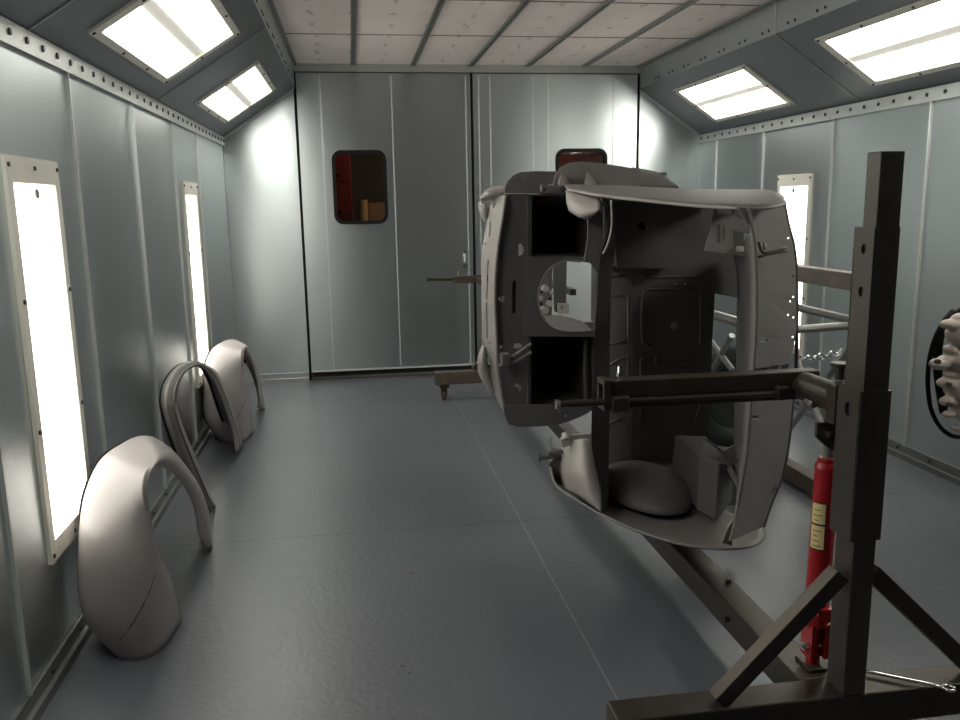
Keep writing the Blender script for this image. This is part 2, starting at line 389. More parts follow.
tag(link('cardboard_box', bm, mat('cardboard', (.30,.19,.10), .8)), 'brown cardboard box on the workbench behind the left door window', 'box')
bm = nb(); cyl(bm, (.12, 8.62, .952), (.12, 8.62, 1.66), .05); 
tag(link('paint_tin', bm, mat('tan_tin', (.45,.33,.15), .5)), 'tall tan container left of the cardboard box behind the left door window', 'container')
ld = bpy.data.lights.new('workshop_fill', 'AREA'); ld.energy = 40; ld.size = .6; ld.color = (1,.8,.6); lo = bpy.data.objects.new('workshop_fill', ld); C.objects.link(lo); lo.location = (1, 8.3, 2.95)  # added unseen fill light that brightens the things behind the door windows

# ---------------------------------------------------------------- lamps
def lamp_fixture(O, ux, uy, nrm, W, H, mg, lm, label, group, nm='ceiling_light', band=None):
    """O one corner, ux along width, uy along height, nrm out of the wall; frame margins mg=(side,bottom,top)"""
    t = thing(nm, label, 'light fixture', O, group)
    f = lambda u, v, d: O + ux*u + uy*v + nrm*d
    ms, mb, mtp = mg
    bm = nb(); plate(bm, rect(0, W, 0, H), [rect(ms, W-ms, mb, H-mtp)], lambda u, v: f(u, v, .012), -nrm*.014); link('light_frame', bm, CREAM, t)
    pts = [(u, mb*.35+(H-(mb+mtp)*.35)*i/3) for i in range(4) for u in (ms*.4, W-ms*.4)] + [(W*.5, mb*.4), (W*.5, H-mtp*.4)]
    for u, v in pts:
        bm = nb(); cyl(bm, f(u, v, .012), f(u, v, .017), .008, n=8); link('screw', bm, DHOLE, t)
    w = W-2*ms; a = ms; g = .075*w
    bm = nb(); plate(bm, rect(ms, W-ms, mb, H-mtp), [], lambda u, v: f(u, v, .0015), -nrm*.003); link('reflector', bm, LAMPD if nm == 'ceiling_light' else LAMPDW, t)
    for u0, u1 in band(w) if band else ((.02*w, .5*w-g), (.5*w+g, .98*w)):
        bm = nb(); plate(bm, rect(a+u0, a+u1, mb+.01, H-mtp-.01), [], lambda u, v: f(u, v, .005), -nrm*.003); link('fluorescent_tube_bank', bm, lm, t)
    bm = nb(); plate(bm, rect(ms, W-ms, mb, H-mtp), [], lambda u, v: f(u, v, .010), -nrm*.002); link('glass_pane', bm, PANE, t)
    if nm == 'wall_light':
        bm = nb(); cyl(bm, f(W/2, H-mtp-.035, .010), f(W/2, H-mtp-.035, .014), .018, n=14); link('lamp_clip', bm, GREYTUBE, t)
    return t
gw = 'tall lamps in the side walls'; gc = 'square lamps in the sloped ceiling edges'
bw = lambda w: ((.02*w, .36*w), (.44*w, .98*w))
lamp_fixture(V((XL, 2.915, .395)), V((0,1,0)), V((0,0,1)), V((1,0,0)), .49, 1.385, (.045,.07,.085), LAMPW, 'tall bright wall lamp nearest on the left wall, above the big grey fender', gw, 'wall_light', bw)
lamp_fixture(V((XL, 5.82, .395)), V((0,1,0)), V((0,0,1)), V((1,0,0)), .50, 1.385, (.045,.07,.085), LAMPW, 'narrow looking tall lamp on the left wall above the thin arch fender', gw, 'wall_light', bw)
lamp_fixture(V((XR, 5.785, .395)), V((0,1,0)), V((0,0,1)), V((-1,0,0)), .50, 1.385, (.045,.07,.085), LAMPW, 'tall wall lamp on the right wall partly behind the car body', gw, 'wall_light', bw)
for side, X, Xh in (('left', XL, XhL), ('right', XR, XhR)):
    a, b = V((X, 0, ZW)), V((Xh, 0, ZH)); d = (b-a); L = d.length; d.normalize()
    n = V((d.z, 0, -d.x)); 
    if n.z > 0: n = -n
    for y0, y1, w in ((1.30, 2.665, 'outside'), (3.60, 4.965, 'near'), (5.895, 7.255, 'far')):
        lab = {('left','outside'):'ceiling lamp on the left slope just in front of the picture, nearest the booth entrance', ('right','outside'):'ceiling lamp on the right slope just in front of the picture, nearest the booth entrance', ('left','near'):'large square ceiling lamp cut by the top edge above the left wall', ('left','far'):'smaller looking ceiling lamp on the left slope nearest the far wall',
               ('right','near'):'bright ceiling lamp at the top right corner on the right slope', ('right','far'):'ceiling lamp on the right slope nearest the far doors'}[(side, w)]
        O = a + d*(.168*L) + V((0, y0, 0))
        # width runs up the slope, height along the booth
        lamp_fixture(O, d, V((0,1,0)), n, .645*L, y1-y0, (.035,.07,.07), LAMP, lab, gc)

# ---------------------------------------------------------------- rotisserie
rot = thing('car_body_rotisserie', 'dark brown steel rotisserie stand with red hydraulic ram holding the tipped car body', 'rotisserie', (1.3, 2, 0))
def part(name, bm, m, par=rot, **k): return link(name, bm, m, par, **k)
bm = nb(); box(bm, .645, 2.02, 1.95, 2.05, .13, .23); part('near_base_beam', bm, STEEL, bev=.006)
bm = nb(); box(bm, 1.224, 1.326, 2.051, 4.55, .13, .229); part('centre_beam', bm, STEEL, bev=.005)
bm = nb(); box(bm, 1.235, 1.315, 4.40, 6.70, .137, .222); part('telescoping_beam', bm, STEEL)
bm = nb(); box(bm, 1.205, 1.345, 4.50, 4.62, .115, .262); part('beam_collar', bm, RUST, bev=.004)
for p, zz in (((742,588), .235), ((735,620), .18)):
    c = atz(*p, zz)
    if zz < .2: c = V((1.222, c.y, .185)); bm = nb(); cyl(bm, c-V((.018,0,0)), c, .010, n=6)
    else: c = V((1.30, 2.68, .229)); bm = nb(); cyl(bm, c, c+V((0,0,.016)), .012, n=6)
    part('bolt', bm, STEEL)
bm = nb(); box(bm, .628, 1.93, 6.70, 6.80, .14, .243); part('far_base_beam', bm, RUST, bev=.005)
bm = nb(); box(bm, 1.30, 1.366, 1.95, 2.035, .231, .75); part('lower_mast', bm, MASTM, bev=.003)
bm = nb()
plate(bm, [(1.951,.69),(2.049,.69),(2.049,1.103),(1.951,1.103)], [circ(2.0,1.045,.013,.02)], lambda u, v: V((1.288, u, v)), V((.008,0,0)))
box(bm, 1.290, 1.376, 1.947, 1.952, .69, 1.103); box(bm, 1.290, 1.376, 2.045, 2.050, .69, 1.103); box(bm, 1.371, 1.377, 1.952, 2.045, .69, 1.103); part('clamp_sleeve', bm, MASTM)
bm = nb()
plate(bm, [(1.952,1.0),(2.035,1.0),(2.035,1.525),(1.952,1.525)], [circ(1.99,1.47,.011,.013), circ(1.99,1.36,.011,.013)], lambda u, v: V((1.2975, u, v)), V((.004,0,0)))
box(bm, 1.2975, 1.368, 1.9495, 1.953, 1.0, 1.525); box(bm, 1.2975, 1.368, 2.032, 2.036, 1.0, 1.525); box(bm, 1.363, 1.3685, 1.953, 2.032, 1.0, 1.525); box(bm, 1.303, 1.364, 1.954, 2.03, 1.515, 1.523); part('mast_sleeve', bm, MASTM)
bm = nb(); box(bm, 1.305, 1.371, 1.956, 2.014, .74, 1.712); part('inner_mast', bm, MASTM, bev=.003)
for sx, x0, x1, za, zb in ((-1, .945, 1.285, .238, .585), (1, 1.74, 1.375, .235, .585)):
    bm = nb(); beam(bm, (x0, 1.985, za), (x1, 1.985, zb), .045, .048); part('diagonal_brace', bm, STEEL, bev=.003)
bm = nb(); cyl(bm, (1.33, 2.05, 1.045), (1.325, 2.283, 1.045), .043, n=28); part('pivot_tube', bm, STEEL, smooth=False, bev=.002)
bm = nb(); box(bm, 1.283, 1.372, 2.052, 2.10, .985, 1.10); part('pivot_housing', bm, STEEL, bev=.005)
bm = nb(); plate(bm, [(1.255,.985),(1.345,.985),(1.345,.90),(1.30,.905),(1.255,.945)], [], lambda u, v: V((u, 2.085, v)), V((0,.012,0))); part('ram_bracket', bm, MASTM)
for x, y, z in ((1.285, 2.075, .955), (1.285, 2.17, 1.02)):
    bm = nb(); cyl(bm, (x, y-.012, z), (x, y+.03, z), .011, n=6); part('bolt', bm, CHROME)
bm = nb(); cyl(bm, (1.335, 2.12, 1.10), (1.335, 2.12, 1.135), .013, n=10); cyl(bm, (1.335, 2.12, 1.135), (1.335, 2.12, 1.147), .026, n=14); part('grease_cap', bm, STEEL)
# cross arm with its screw jack
YA = 2.31
bm = nb(); box(bm, .722, 1.375, YA-.025, YA+.03, 1.037, 1.090); part('cross_arm', bm, STEEL, bev=.004)
bm = nb(); box(bm, .735, 1.385, YA-.022, YA+.02, 1.004, 1.030); part('lower_arm', bm, MASTM, bev=.004)
bm = nb(); plate(bm, [(YA-.035,1.003),(YA+.035,1.003),(YA+.035,1.093),(YA-.035,1.093)], [[(YA-.022,1.02),(YA+.022,1.02),(YA+.022,1.078),(YA-.022,1.078)]], lambda u, v: V((.700, u, v)), V((.02,0,0))); part('arm_end_plate', bm, STEEL)
bm = nb(); box(bm, .722, .775, YA-.045, YA+.02, 1.000, 1.045); part('screw_block', bm, STEEL, bev=.006)
bm = nb(); cyl(bm, (.565, YA-.02, 1.028), (1.32, YA-.036, 1.028), .009, n=14)
for i in range(28): x = .60+i*.004; cyl(bm, (x, YA-.021, 1.028), (x+.002, YA-.021, 1.028), .0105, n=10)
part('screw_rod', bm, STEEL)
bm = nb(); cyl(bm, (.560, YA-.02, 1.028), (.572, YA-.02, 1.028), .015, n=6); part('rod_tip', bm, CHROME)
bm = nb(); box(bm, 1.23, 1.27, YA-.048, YA-.02, 1.01, 1.05); part('rod_bracket', bm, STEEL, bev=.004)
bm = nb(); cyl(bm, (.757, YA, 1.09), (.757, YA, 1.127), .006, n=8); cyl(bm, (.757, YA, 1.098), (.757, YA, 1.109), .012, n=6); part('bolt', bm, CHROME)
# hydraulic ram
rx, ry = 1.314, 2.118
ram = None
bm = nb(); cyl(bm, (rx-.008, ry, .36), (rx, ry, .845), .034, n=32); cyl(bm, (rx, ry, .845), (rx, ry, .862), .036, .030, n=32); cyl(bm, (rx, ry, .862), (rx, ry, .874), .028, n=8)
ram = part('hydraulic_ram', bm, RED, bev=.002)
for p in ram.data.polygons: p.use_smooth = False
bm = nb(); cyl(bm, (rx, ry, .874), (rx, ry, .955), .015, n=20); link('ram_rod', bm, GREYTUBE, ram)
bm = nb(); box(bm, rx-.034, rx-.02, ry-.03, ry+.03, .262, .37); box(bm, rx+.008, rx+.022, ry-.03, ry+.03, .262, .37); cyl(bm, (rx-.01, ry, .24), (rx-.01, ry, .36), .02, n=12); link('ram_foot', bm, RED, ram)
bm = nb(); cyl(bm, (rx-.055, ry-.01, .30), (rx+.03, ry-.01, .30), .009, n=8); cyl(bm, (rx-.05, ry-.01, .30), (rx-.035, ry-.01, .30), .014, n=6); link('foot_bolt', bm, CHROME, ram)
bm = nb(); cyl(bm, (rx+.0, ry-.05, .40), (rx+.0, ry-.03, .40), .012, n=12); box(bm, rx-.03, rx+.02, ry-.05, ry-.028, .41, .43); link('release_valve', bm, RED, ram)
bm = nb(); box(bm, 1.272, 1.345, 2.075, 2.16, .229, .240); part('foot_plate', bm, STEEL, bev=.002)
def cylpatch(bm, r, a0, a1, z0, z1, n=8, mi=0):
    A = []
    for i in range(n+1):
        t = a0+(a1-a0)*i/n; A.append([bm.verts.new((rx-.0035+r*cos(t), ry+r*sin(t), z)) for z in (z0, z1)])
    for a, b in zip(A, A[1:]): bm.faces.new([a[0], b[0], b[1], a[1]]).material_index = mi
bm = nb(); A0, A1 = RD(180), RD(247)
cylpatch(bm, .0352, A0-.05, A1+.05, .604, .748, mi=1)
cylpatch(bm, .0356, A0, A1, .684, .744); cylpatch(bm, .0356, A0, A1, .608, .678)
for i in range(8):
    if i != 4: cylpatch(bm, .036, A0+.25, A1-.25-.12*(i%3), .615+.0155*i, .6175+.0155*i, 6, 1)
link('instruction_label', bm, [LABEL, INK], ram)
# casters
def caster(x, y):
    bm = nb(); box(bm, x-.04, x+.04, y-.04, y+.04, .112, .13+.01); cyl(bm, (x, y, .09), (x, y, .115), .022, n=14)
    box(bm, x-.024, x-.018, y-.025, y+.04, .035, .098); box(bm, x+.018, x+.024, y-.025, y+.04, .035, .098)
    c = part('caster', bm, STEEL)
    bm = nb(); cyl(bm, (x-.014, y+.015, .042), (x+.014, y+.015, .042), .042, n=22); link('caster_wheel', bm, mat('caster_wheel_rust', (.12,.06,.04), .6) if not bpy.data.materials.get('caster_wheel_rust') else bpy.data.materials['caster_wheel_rust'], c)
for x, y in ((.70, 2.0), (1.95, 2.0), (.70, 6.75), (1.86, 6.75)): caster(x, y)
# far end
bm = nb(); box(bm, 1.235, 1.315, 6.70, 6.79, .243, 1.30); part('far_mast', bm, STEEL)
bm = nb(); cyl(bm, (1.275, 6.45, 1.04), (1.275, 6.70, 1.04), .045, n=20); part('far_pivot_tube', bm, STEEL)
bm = nb(); box(bm, .765, 1.45, 6.40, 6.46, 1.0, 1.055); part('far_cross_arm', bm, RUST, bev=.004)
bm = nb(); cyl(bm, (.555, 6.43, 1.035), (.80, 6.43, 1.028), .010, n=10); cyl(bm, (.555, 6.43, 1.035), (.575, 6.43, 1.035), .017, n=8); part('far_screw_rod', bm, STEEL)
bm = nb(); cyl(bm, (.80, 6.43, 1.055), (.80, 6.43, 1.09), .008, n=8); part('bolt', bm, CHROME)
for sx, x0, x1 in ((-1, .95, 1.235), (1, 1.60, 1.315)):
    bm = nb(); beam(bm, (x0, 6.745, .25), (x1, 6.745, .57), .04, .04); part('diagonal_brace', bm, STEEL)
for x in (.95, 1.40):                 # bars tying the far arm to the shell
    bm = nb(); box(bm, x-.02, x+.02, 5.25, 6.42, 1.008, 1.046); part('far_mount_bar', bm, STEEL)
# spanner lying on the base beam
bm = nb(); A = V((1.475, 2.035, .243)); B = V((1.64, 1.965, .243)); 
A = atz(866, 671, .243); B = atz(944, 687, .243)
tube(bm, [A, (A+B)/2, B], .007, 8, 3, flat=.6)
d = (B-A).normalized(); s = V((-d.y, d.x, 0))
ring = [B + d*.012 + (d*cos(t)+s*sin(t))*.014 for t in [2*PI*i/12 for i in range(13)]]
tube(bm, ring, .005, 6, 1)
tag(link('spanner', bm, CHROME, smooth=True), 'chrome ring spanner lying on the base beam beside the mast', 'spanner')

# ---------------------------------------------------------------- car body shell
car = thing('car_body_shell', 'bare blasted grey car body shell tipped on its side on the rotisserie', 'car body', (1.0, 2.5, .4))
def cp(name, bm, m, par=None, **k): return link(name, bm, m, par or car, **k)
def PL(name, outline, holes, Y, m, th=.012, par=None, Yf=None, **k):
    bm = nb(); f = (lambda u, v: at(u, v, Yf(u, v))) if Yf else (lambda u, v: at(u, v, Y))
    plate(bm, outline, holes, f, V((0, th, 0))); return cp(name, bm, m, par, **k)
# upper side skin
top = [(568,189,3.30),(600,195,3.00),(650,200.5,2.78),(700,205.5,2.60),(740,207.5,2.48),(770,207,2.46),(786,203,2.52)]
r0 = [at(*p) for p in top]
crest = [(558,184.5,3.75),(600,185.5,3.55),(650,188,3.30),(700,190.5,3.10),(745,190.5,2.95),(772,191.5,2.80),(787,197,2.70)]
r1 = [at(*p) for p in crest]
r2 = [V((p.x-.02*i/6, 4.3-.1*i, 1.60)) for i, p in enumerate(r1)]
r3 = [V((p.x+.03*i/6, 5.0-.1*i, 1.55)) for i, p in enumerate(r1)]
r1[-1] = r1[-1]+V((-.025,0,-.004)); r15 = [V((p.x-.004*i, p.y+.25, p.z-.004)) for i, p in enumerate(r1)]
r05 = [(a*.6+b*.4)+V((0,0,.006)) for a, b in zip(r0, r1)]
bm = nb(); grid(bm, [r0, r05, r1, r15, r2, r3], 3, 4); cp('upper_side_panel', bm, SKIN, smooth=True, solid=.008)
bm = nb(); tube(bm, [p+V((0,.004,-.002)) for p in r0], .006, 8, 4); cp('panel_flange', bm, PALE, smooth=True)
# lower side skin
bot = [(551,468,3.15),(556,485,3.05),(575,499,2.92),(600,514,2.80),(640,532,2.66),(680,544,2.56),(715,548.5,2.50),(748,547,2.48),(763,539,2.53),(763,528,2.64)]
b0 = [at(*p) for p in bot]
b1 = [V((p.x*(1+.30/p.y*max(0, 1-i/5)), p.y+.30, max(.40, p.z-.06))) for i, p in enumerate(b0)]
b2 = [V((p.x*(1+(3.5+.03*(9-i)-p.y)/p.y*max(0, 1-i/5)), 3.5+.03*(9-i), max(.43, p.z-.05))) for i, p in enumerate(b0)]
bm = nb(); grid(bm, [b0, b1, b2], 4, 4); cp('lower_side_panel', bm, SKIN, smooth=True, solid=.008)
bm = nb(); tube(bm, b0, .005, 8, 4); cp('panel_flange', bm, SKIN, smooth=True)
# end panel towards the right (upper and lower halves)
archp = [(747,208),(752.5,232),(755,255),(756,290),(755.5,330),(753.5,362),(750,407),(746.7,450),(741,486),(735,520),(728,542)]
sil = [(783.7,202),(787.5,222),(792.5,242),(795.5,262),(796.5,292),(796.5,330),(796.5,360),(793,400),(787.5,450),(781,479),(771.5,502),(763,527)]
def interp(pts, y):
    for a, b in zip(pts, pts[1:]):
        if a[1] <= y <= b[1]: t = (y-a[1])/(b[1]-a[1]); return a[0]+(b[0]-a[0])*t
    return pts[0][0] if y < pts[0][1] else pts[-1][0]
def Yend(u, v):
    return 2.47+.32*(u-742)/54
ol = [(p[0]+1, p[1]) for p in archp[:6]]; orr = [p for p in sil[:7]]
holes = [circ(x, y, 1.15, n=8) for x, y in ((788.7,238),(793,276),(793.6,297),(790.6,301.5),(788.5,315),(793.8,317.5),(793,337))]
holes += [rect(759,767,338.5,341.5)]
PL('end_panel_upper', ol + [(756.7,369),(791,362)] + orr[::-1][1:], holes, 0, SKIN, .006, Yf=Yend)
PL('end_panel_lower', [(753,376),(750,407),(746.7,450),(741,486),(735,520),(730,541),(763,527),(771.5,502),(781,479),(787.5,450),(793,400),(796,372)], [rect(751.5,758.5,415.5,418.5)], 0, SKIN, .006, Yf=Yend)
bm = nb(); tube(bm, [at(p[0], p[1], 2.80) for p in sil], .007, 8, 4); cp('end_panel_flange', bm, INNER, smooth=True)
for i, (x, y) in enumerate(((764,368),(775,366),(785,365))):
    PL('torn_tab', [(x-4,y),(x+4,y-1),(x+1,y+9),(x-2,y+10)], [], 2.66, INNER, .004)
# arch channel
AY = 2.46
bm = nb(); tube(bm, [at(x, y, AY) for x, y in archp], .0065, 8, 4, flat=1.5); ac = cp('arched_channel', bm, SKIN, smooth=True)
PL('channel_foot', [(722,543),(732,546),(733,521),(728,528)], [], AY-.005, SKIN, .01, ac)
PL('channel_foot', [(738,207),(752,208),(751,226),(746,222)], [], AY-.005, SKIN, .01, ac)
# inner wall beside the arch
bm = nb(); L1 = [at(x-1, y, AY+.03) for x, y in archp[1:9]]
L2 = [at(x, y, 3.45) for x, y in ((733,255),(737,270),(738,290),(738,325),(737,360),(737,400),(736,440),(733,470))]
grid(bm, [L1, [(a+b)/2 for a, b in zip(L1, L2)], L2], 2, 3); cp('inner_side_wall', bm, SKIN, smooth=True, solid=.006)
# ribbed bulkhead with see-through aperture
BY = 3.5
bulk_ol = [(604,200),(745,200),(742,300),(741,400),(738,462),(736,505),(606,512)]
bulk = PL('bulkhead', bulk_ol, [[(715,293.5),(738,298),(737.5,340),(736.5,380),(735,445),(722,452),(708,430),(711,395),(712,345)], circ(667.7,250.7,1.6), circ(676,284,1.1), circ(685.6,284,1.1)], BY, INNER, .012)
def bead(pts, par, Y=BY, r=.007, m=INNER):
    bm = nb(); tube(bm, [at(x, y, Y-.001) for x, y in pts], r, 8, 3); return link('pressed_bead', bm, m, par, smooth=True)
bead([(701,289),(655,289),(645,291),(642,300),(642,335),(645,344),(652,346)], bulk)
bead([(700,292),(701,320),(700,346)], bulk)
bead([(641,420),(641,365),(644,358),(656,355.5),(656,362),(659,365),(680,366),(701,366.5)], bulk)
bead([(645,399),(668,398),(696,399)], bulk)
bead([(640,277),(660,277),(700,276)], bulk)
bead([(700,370),(701,400),(696,420)], bulk)
bm = nb(); c = at(674, 325.6, BY); cyl(bm, c, c-V((0,.006,0)), .017, n=20); link('plug', bm, SKIN, bulk)
bm = nb(); c = at(665, 462, BY-.05)
# pale ribbed strip
strip = PL('ribbed_panel', [(608,272),(627,272),(632,285),(632.5,340),(632,400),(631,460),(606,480),(606,300)], [], 3.40, SKIN, .012)
bead([(609,296),(626,295),(628,302),(628,342)], strip, 3.40, .005, SKIN); bead([(609,344),(625,341)], strip, 3.40, .005, SKIN)
bead([(609,365),(625,357),(628,364),(627,410)], strip, 3.40, .005, SKIN); bead([(607,425),(622,418),(627,430)], strip, 3.40, .005, SKIN)
bead([(609,277),(624,275)], strip, 3.40, .005, INNER)
# closing post left of the main opening
lp = [(600,197),(606,214),(607,235),(602,250),(598.5,275),(597,300),(594.5,350),(592.5,400),(591.5,440),(594,460),(598.5,480),(602,500),(601,514)]
rp = [(613,200),(615,225),(615,245),(613,262),(611,280),(610,300),(609,350),(609,400),(608.5,440),(608,460),(608,480),(608,500),(608,514)]
bm = nb(); g1 = [at(x, y, 2.93) for x, y in lp]; g2 = [at(x, y, 3.05) for x, y in rp]; g3 = [at(x+5, y, 3.3) for x, y in lp]
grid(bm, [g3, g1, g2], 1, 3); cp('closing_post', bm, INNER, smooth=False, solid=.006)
bm = nb(); tube(bm, [at(x, y, 2.9) for x, y in ((611,200),(612,215),(611,232),(607,246),(603,254))], .004, 6, 3); cp('seal_channel', bm, PALE, smooth=True)
PL('corner_gusset', [(588,214),(602,212),(604,240),(602,258),(598,275),(590,262),(584,262),(588,238)], [], 3.2, INNER, .01)
# upper wheel housing: box hanging from the upper side
bm = nb(); f = lambda u, v: at(u, v, 3.12)
plate(bm, [(612,202),(700,206),(712,262),(706,268.5),(618,268)], [circ(642,226.5,3.2)], f, V((0,.008,0)))
a, b, c, d_ = at(618,268,3.12), at(706,268.5,3.12), at(706,268.5,3.12)+V((.02,.36,0)), at(618,268,3.12)+V((.02,.36,0))
vs = [bm.verts.new(p) for p in (a, b, c, d_)]; bm.faces.new(vs)
uw = cp('upper_wheel_housing', bm, INNER)
bm = nb(); c = at(642, 226.5, 3.112); cyl(bm, c, c+V((0,.03,0)), .0135, n=16); o = link('hole_shade_disc', bm, BLACK, uw)  # black disc paints the shade inside the hole
bm = nb(); c = at(645, 227.5, 3.10); tube(bm, [c+V((.011*cos(t), 0, .011*sin(t))) for t in [-1.4+.4*i for i in range(8)]], .002, 6, 2); link('hole_lip', bm, SKIN, uw)
# slotted bracket plate
PL('slotted_bracket', [(715,206),(747,208),(752,238),(752,258),(735,254.5),(705,251),(709,235)], [rect(716.7,720.3,224,243), rect(722.8,724.3,225,240), [(733,230),(749,234),(749,247),(734,248)], [(718,208),(733,209),(733,215),(718,213)], [(735,209.5),(743,210),(746,221),(735,217)]], 2.85, PALE, .008)
bm = nb(); tube(bm, [at(x, y, 2.54) for x, y in ((759,242),(762,251),(770,252),(786,248))], .006, 6, 3); tube(bm, [at(x, y, 2.54) for x, y in ((759,257),(770,254),(788,251))], .005, 6, 3); obox(bm, at(763,248,2.6), V((.008,0,0)), V((0,.01,0)), V((0,0,.015))); cp('stay_bracket', bm, SKIN, smooth=True)
bm = nb(); obox(bm, at(745,249,2.75), V((.02,0,0)), V((0,.03,0)), V((0,0,.010))); cp('latch_block', bm, PALE, bev=.003)
# lower wheel housing hump and box
bm = nb(); rows = []; wc = at(645, 505, 3.16); wc.z = .43
for j in range(7):
    t = PI*j/6
    rows.append([wc + V((.175*cos(q)*1.0, -.30*cos(t)*sin(q), .08*sin(t)*sin(q)**.8 if 0 < q < PI-.01 else 0)) for q in [PI*i/10 for i in range(11)]])
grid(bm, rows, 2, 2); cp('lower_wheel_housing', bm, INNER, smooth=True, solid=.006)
bm = nb()
P = {k_: v for k_, v in dict(a=at(700,457,2.86), b=at(719,464,2.78), c=at(716,520,2.78), d=at(698,509,2.86), e=at(733,467,3.1), f=at(731,500,3.1), g=at(676,436,3.40), h=at(672,474,3.40), i=at(705,437,3.42)).items()}
for q in ('abcd','befc','aghd','abei','aig'): bm.faces.new([bm.verts.new(P[ch]) for ch in q])
cp('battery_box', bm, mat('box_steel', (.10,.097,.094), .6, .2, .12, 8), solid=.006)
bm = nb(); tube(bm, [at(x, y, 2.9) for x, y in ((703,438),(716,446),(728,455),(741,463))], .008, 6, 2, flat=.5); cp('box_flange', bm, SKIN)
PL('triangular_bracket', [(742,470),(752,466),(757,474),(765,482),(775,484),(774,489),(742,508)], [circ(747,473,1.6,n=8), circ(748,495,1.2,n=8)], 2.66, SKIN, .006)
bm = nb(); beam(bm, at(729,468,2.8), at(742,491,2.66), .012, .018); cp('bracket_strut', bm, SKIN)
bm = nb(); beam(bm, at(741,509,2.60), at(777,487,2.66), .008, .014); cp('bracket_strut', bm, INNER)
# lower left corner piece (bright curled metal)
bm = nb()
cA = [(563,444,3.28),(560,458,3.24),(560,474,3.18),(565,490,3.10)]; cB = [(572,441,3.12),(573,456,3.06),(574,474,3.00),(577,495,2.98)]
cC = [(583,439,3.06),(585,456,3.00),(587,476,2.94),(590,504,2.90)]; cD = [(593,440,3.08),(595,458,3.02),(600,480,2.96),(601,512,2.86)]
grid(bm, [[at(*p) for p in r] for r in (cA, cB, cC, cD)], 4, 4); cp('corner_panel', bm, PALE, smooth=True, solid=.006)
PL('corner_tray', [(566,436),(590,434),(592,441),(575,444),(563,448),(561,440)], [circ(585,438.5,2.5,n=8)], 3.1, PALE, .02)
PL('corner_backing', [(549,464),(561,452),(562,478),(568,492),(556,485)], [], 3.2, INNER, .01)
bm = nb(); tube(bm, [at(539,457.5,3.2), at(549,457,3.2), at(559,455,3.2)], .010, 8, 2); cyl(bm, at(538,457.5,3.2), at(541,457.5,3.2), .016, n=8); obox(bm, at(555,452,3.2), V((.03,0,.003)), V((0,.012,0)), V((0,0,.006))); cp('hinge_bolt', bm, INNER)
bm = nb(); c = at(567, 440, 3.1); cyl(bm, c, c+V((.0,.02,.02)), .018, n=10); cp('bracket_boss', bm, PALE)
# upper left curled flap
bm = nb()
f0 = [(566,190,3.30),(580,192,3.24),(600,196,3.12)]; f1 = [(567,202,3.26),(582,205,3.16),(600,208,3.08)]; f2 = [(570,211,3.24),(581,216,3.14),(596,213,3.10)]; f3 = [(577,214,3.24),(586,219,3.2),(592,217,3.2)]
grid(bm, [[at(*p) for p in r] for r in (f0, f1, f2, f3)], 3, 4); cp('corner_panel', bm, PALE, smooth=True, solid=.006)
bm = nb(); tube(bm, [at(x, y, 3.4) for x, y in ((543,189),(550,188),(560,190))], .010, 8, 2); obox(bm, at(553,190,3.4), V((.03,0,0)), V((0,.015,0)), V((0,0,.010))); cyl(bm, at(541,188,3.4), at(544,188,3.4), .016, n=8); cp('hinge_bolt', bm, INNER)
# upright hinge bulkheads on the upper side
PL('hinge_plate', [(505,193),(505.5,187),(508,181),(514,175),(521,172),(535,171.2),(600,172),(600,195)], [circ(519,178.8,1.3,n=8), circ(528.4,178.8,1.3,n=8), circ(519,186,1.3,n=8), circ(527.8,186,1.3,n=8), circ(541,175,.9,n=8)], 3.95, INNER, .012)
hp = PL('wheel_arch_plate', [(553.5,187),(554.5,177),(560,168),(570,162.5),(582,161.5),(600,163),(620,166),(640,169.5),(640,188),(600,189)], [circ(583,167.3,1.1,n=8), circ(589.6,168,1.1,n=8)], 3.62, SKIN, .012)
bm = nb()
for tri in (((558,184),(562,173),(571,184)), ((584,184),(587,172),(597,184))):
    a, b, c = [at(x, y, 3.60) for x, y in tri]; d_ = at(tri[1][0]-2, 186, 3.46)
    for q in ((a, b, d_), (b, c, d_)): bm.faces.new([bm.verts.new(p) for p in q])
link('gusset', bm, SKIN, hp, solid=.006)
bm = nb(); f0 = [at(x, y, Y) for x, y, Y in ((632,168,4.2),(650,171,4.1),(664,175,4.0),(667,180,3.95))]; f1 = [at(x, y, Y) for x, y, Y in ((632,190,3.7),(650,191,3.65),(668,190,3.6),(679,188,3.55))]
grid(bm, [f0, [(a+b)/2+V((0,0,.006)) for a, b in zip(f0, f1)], f1], 2, 3); cp('cowl_remnant', bm, INNER, smooth=True, solid=.008)
bm = nb(); obox(bm, at(663,175,4.0), V((.012,0,0)), V((0,.02,0)), V((0,0,.012))); cyl(bm, at(665,178,3.9), at(669,183,3.9), .012, n=8); cp('hinge_stub', bm, INNER, bev=.003)
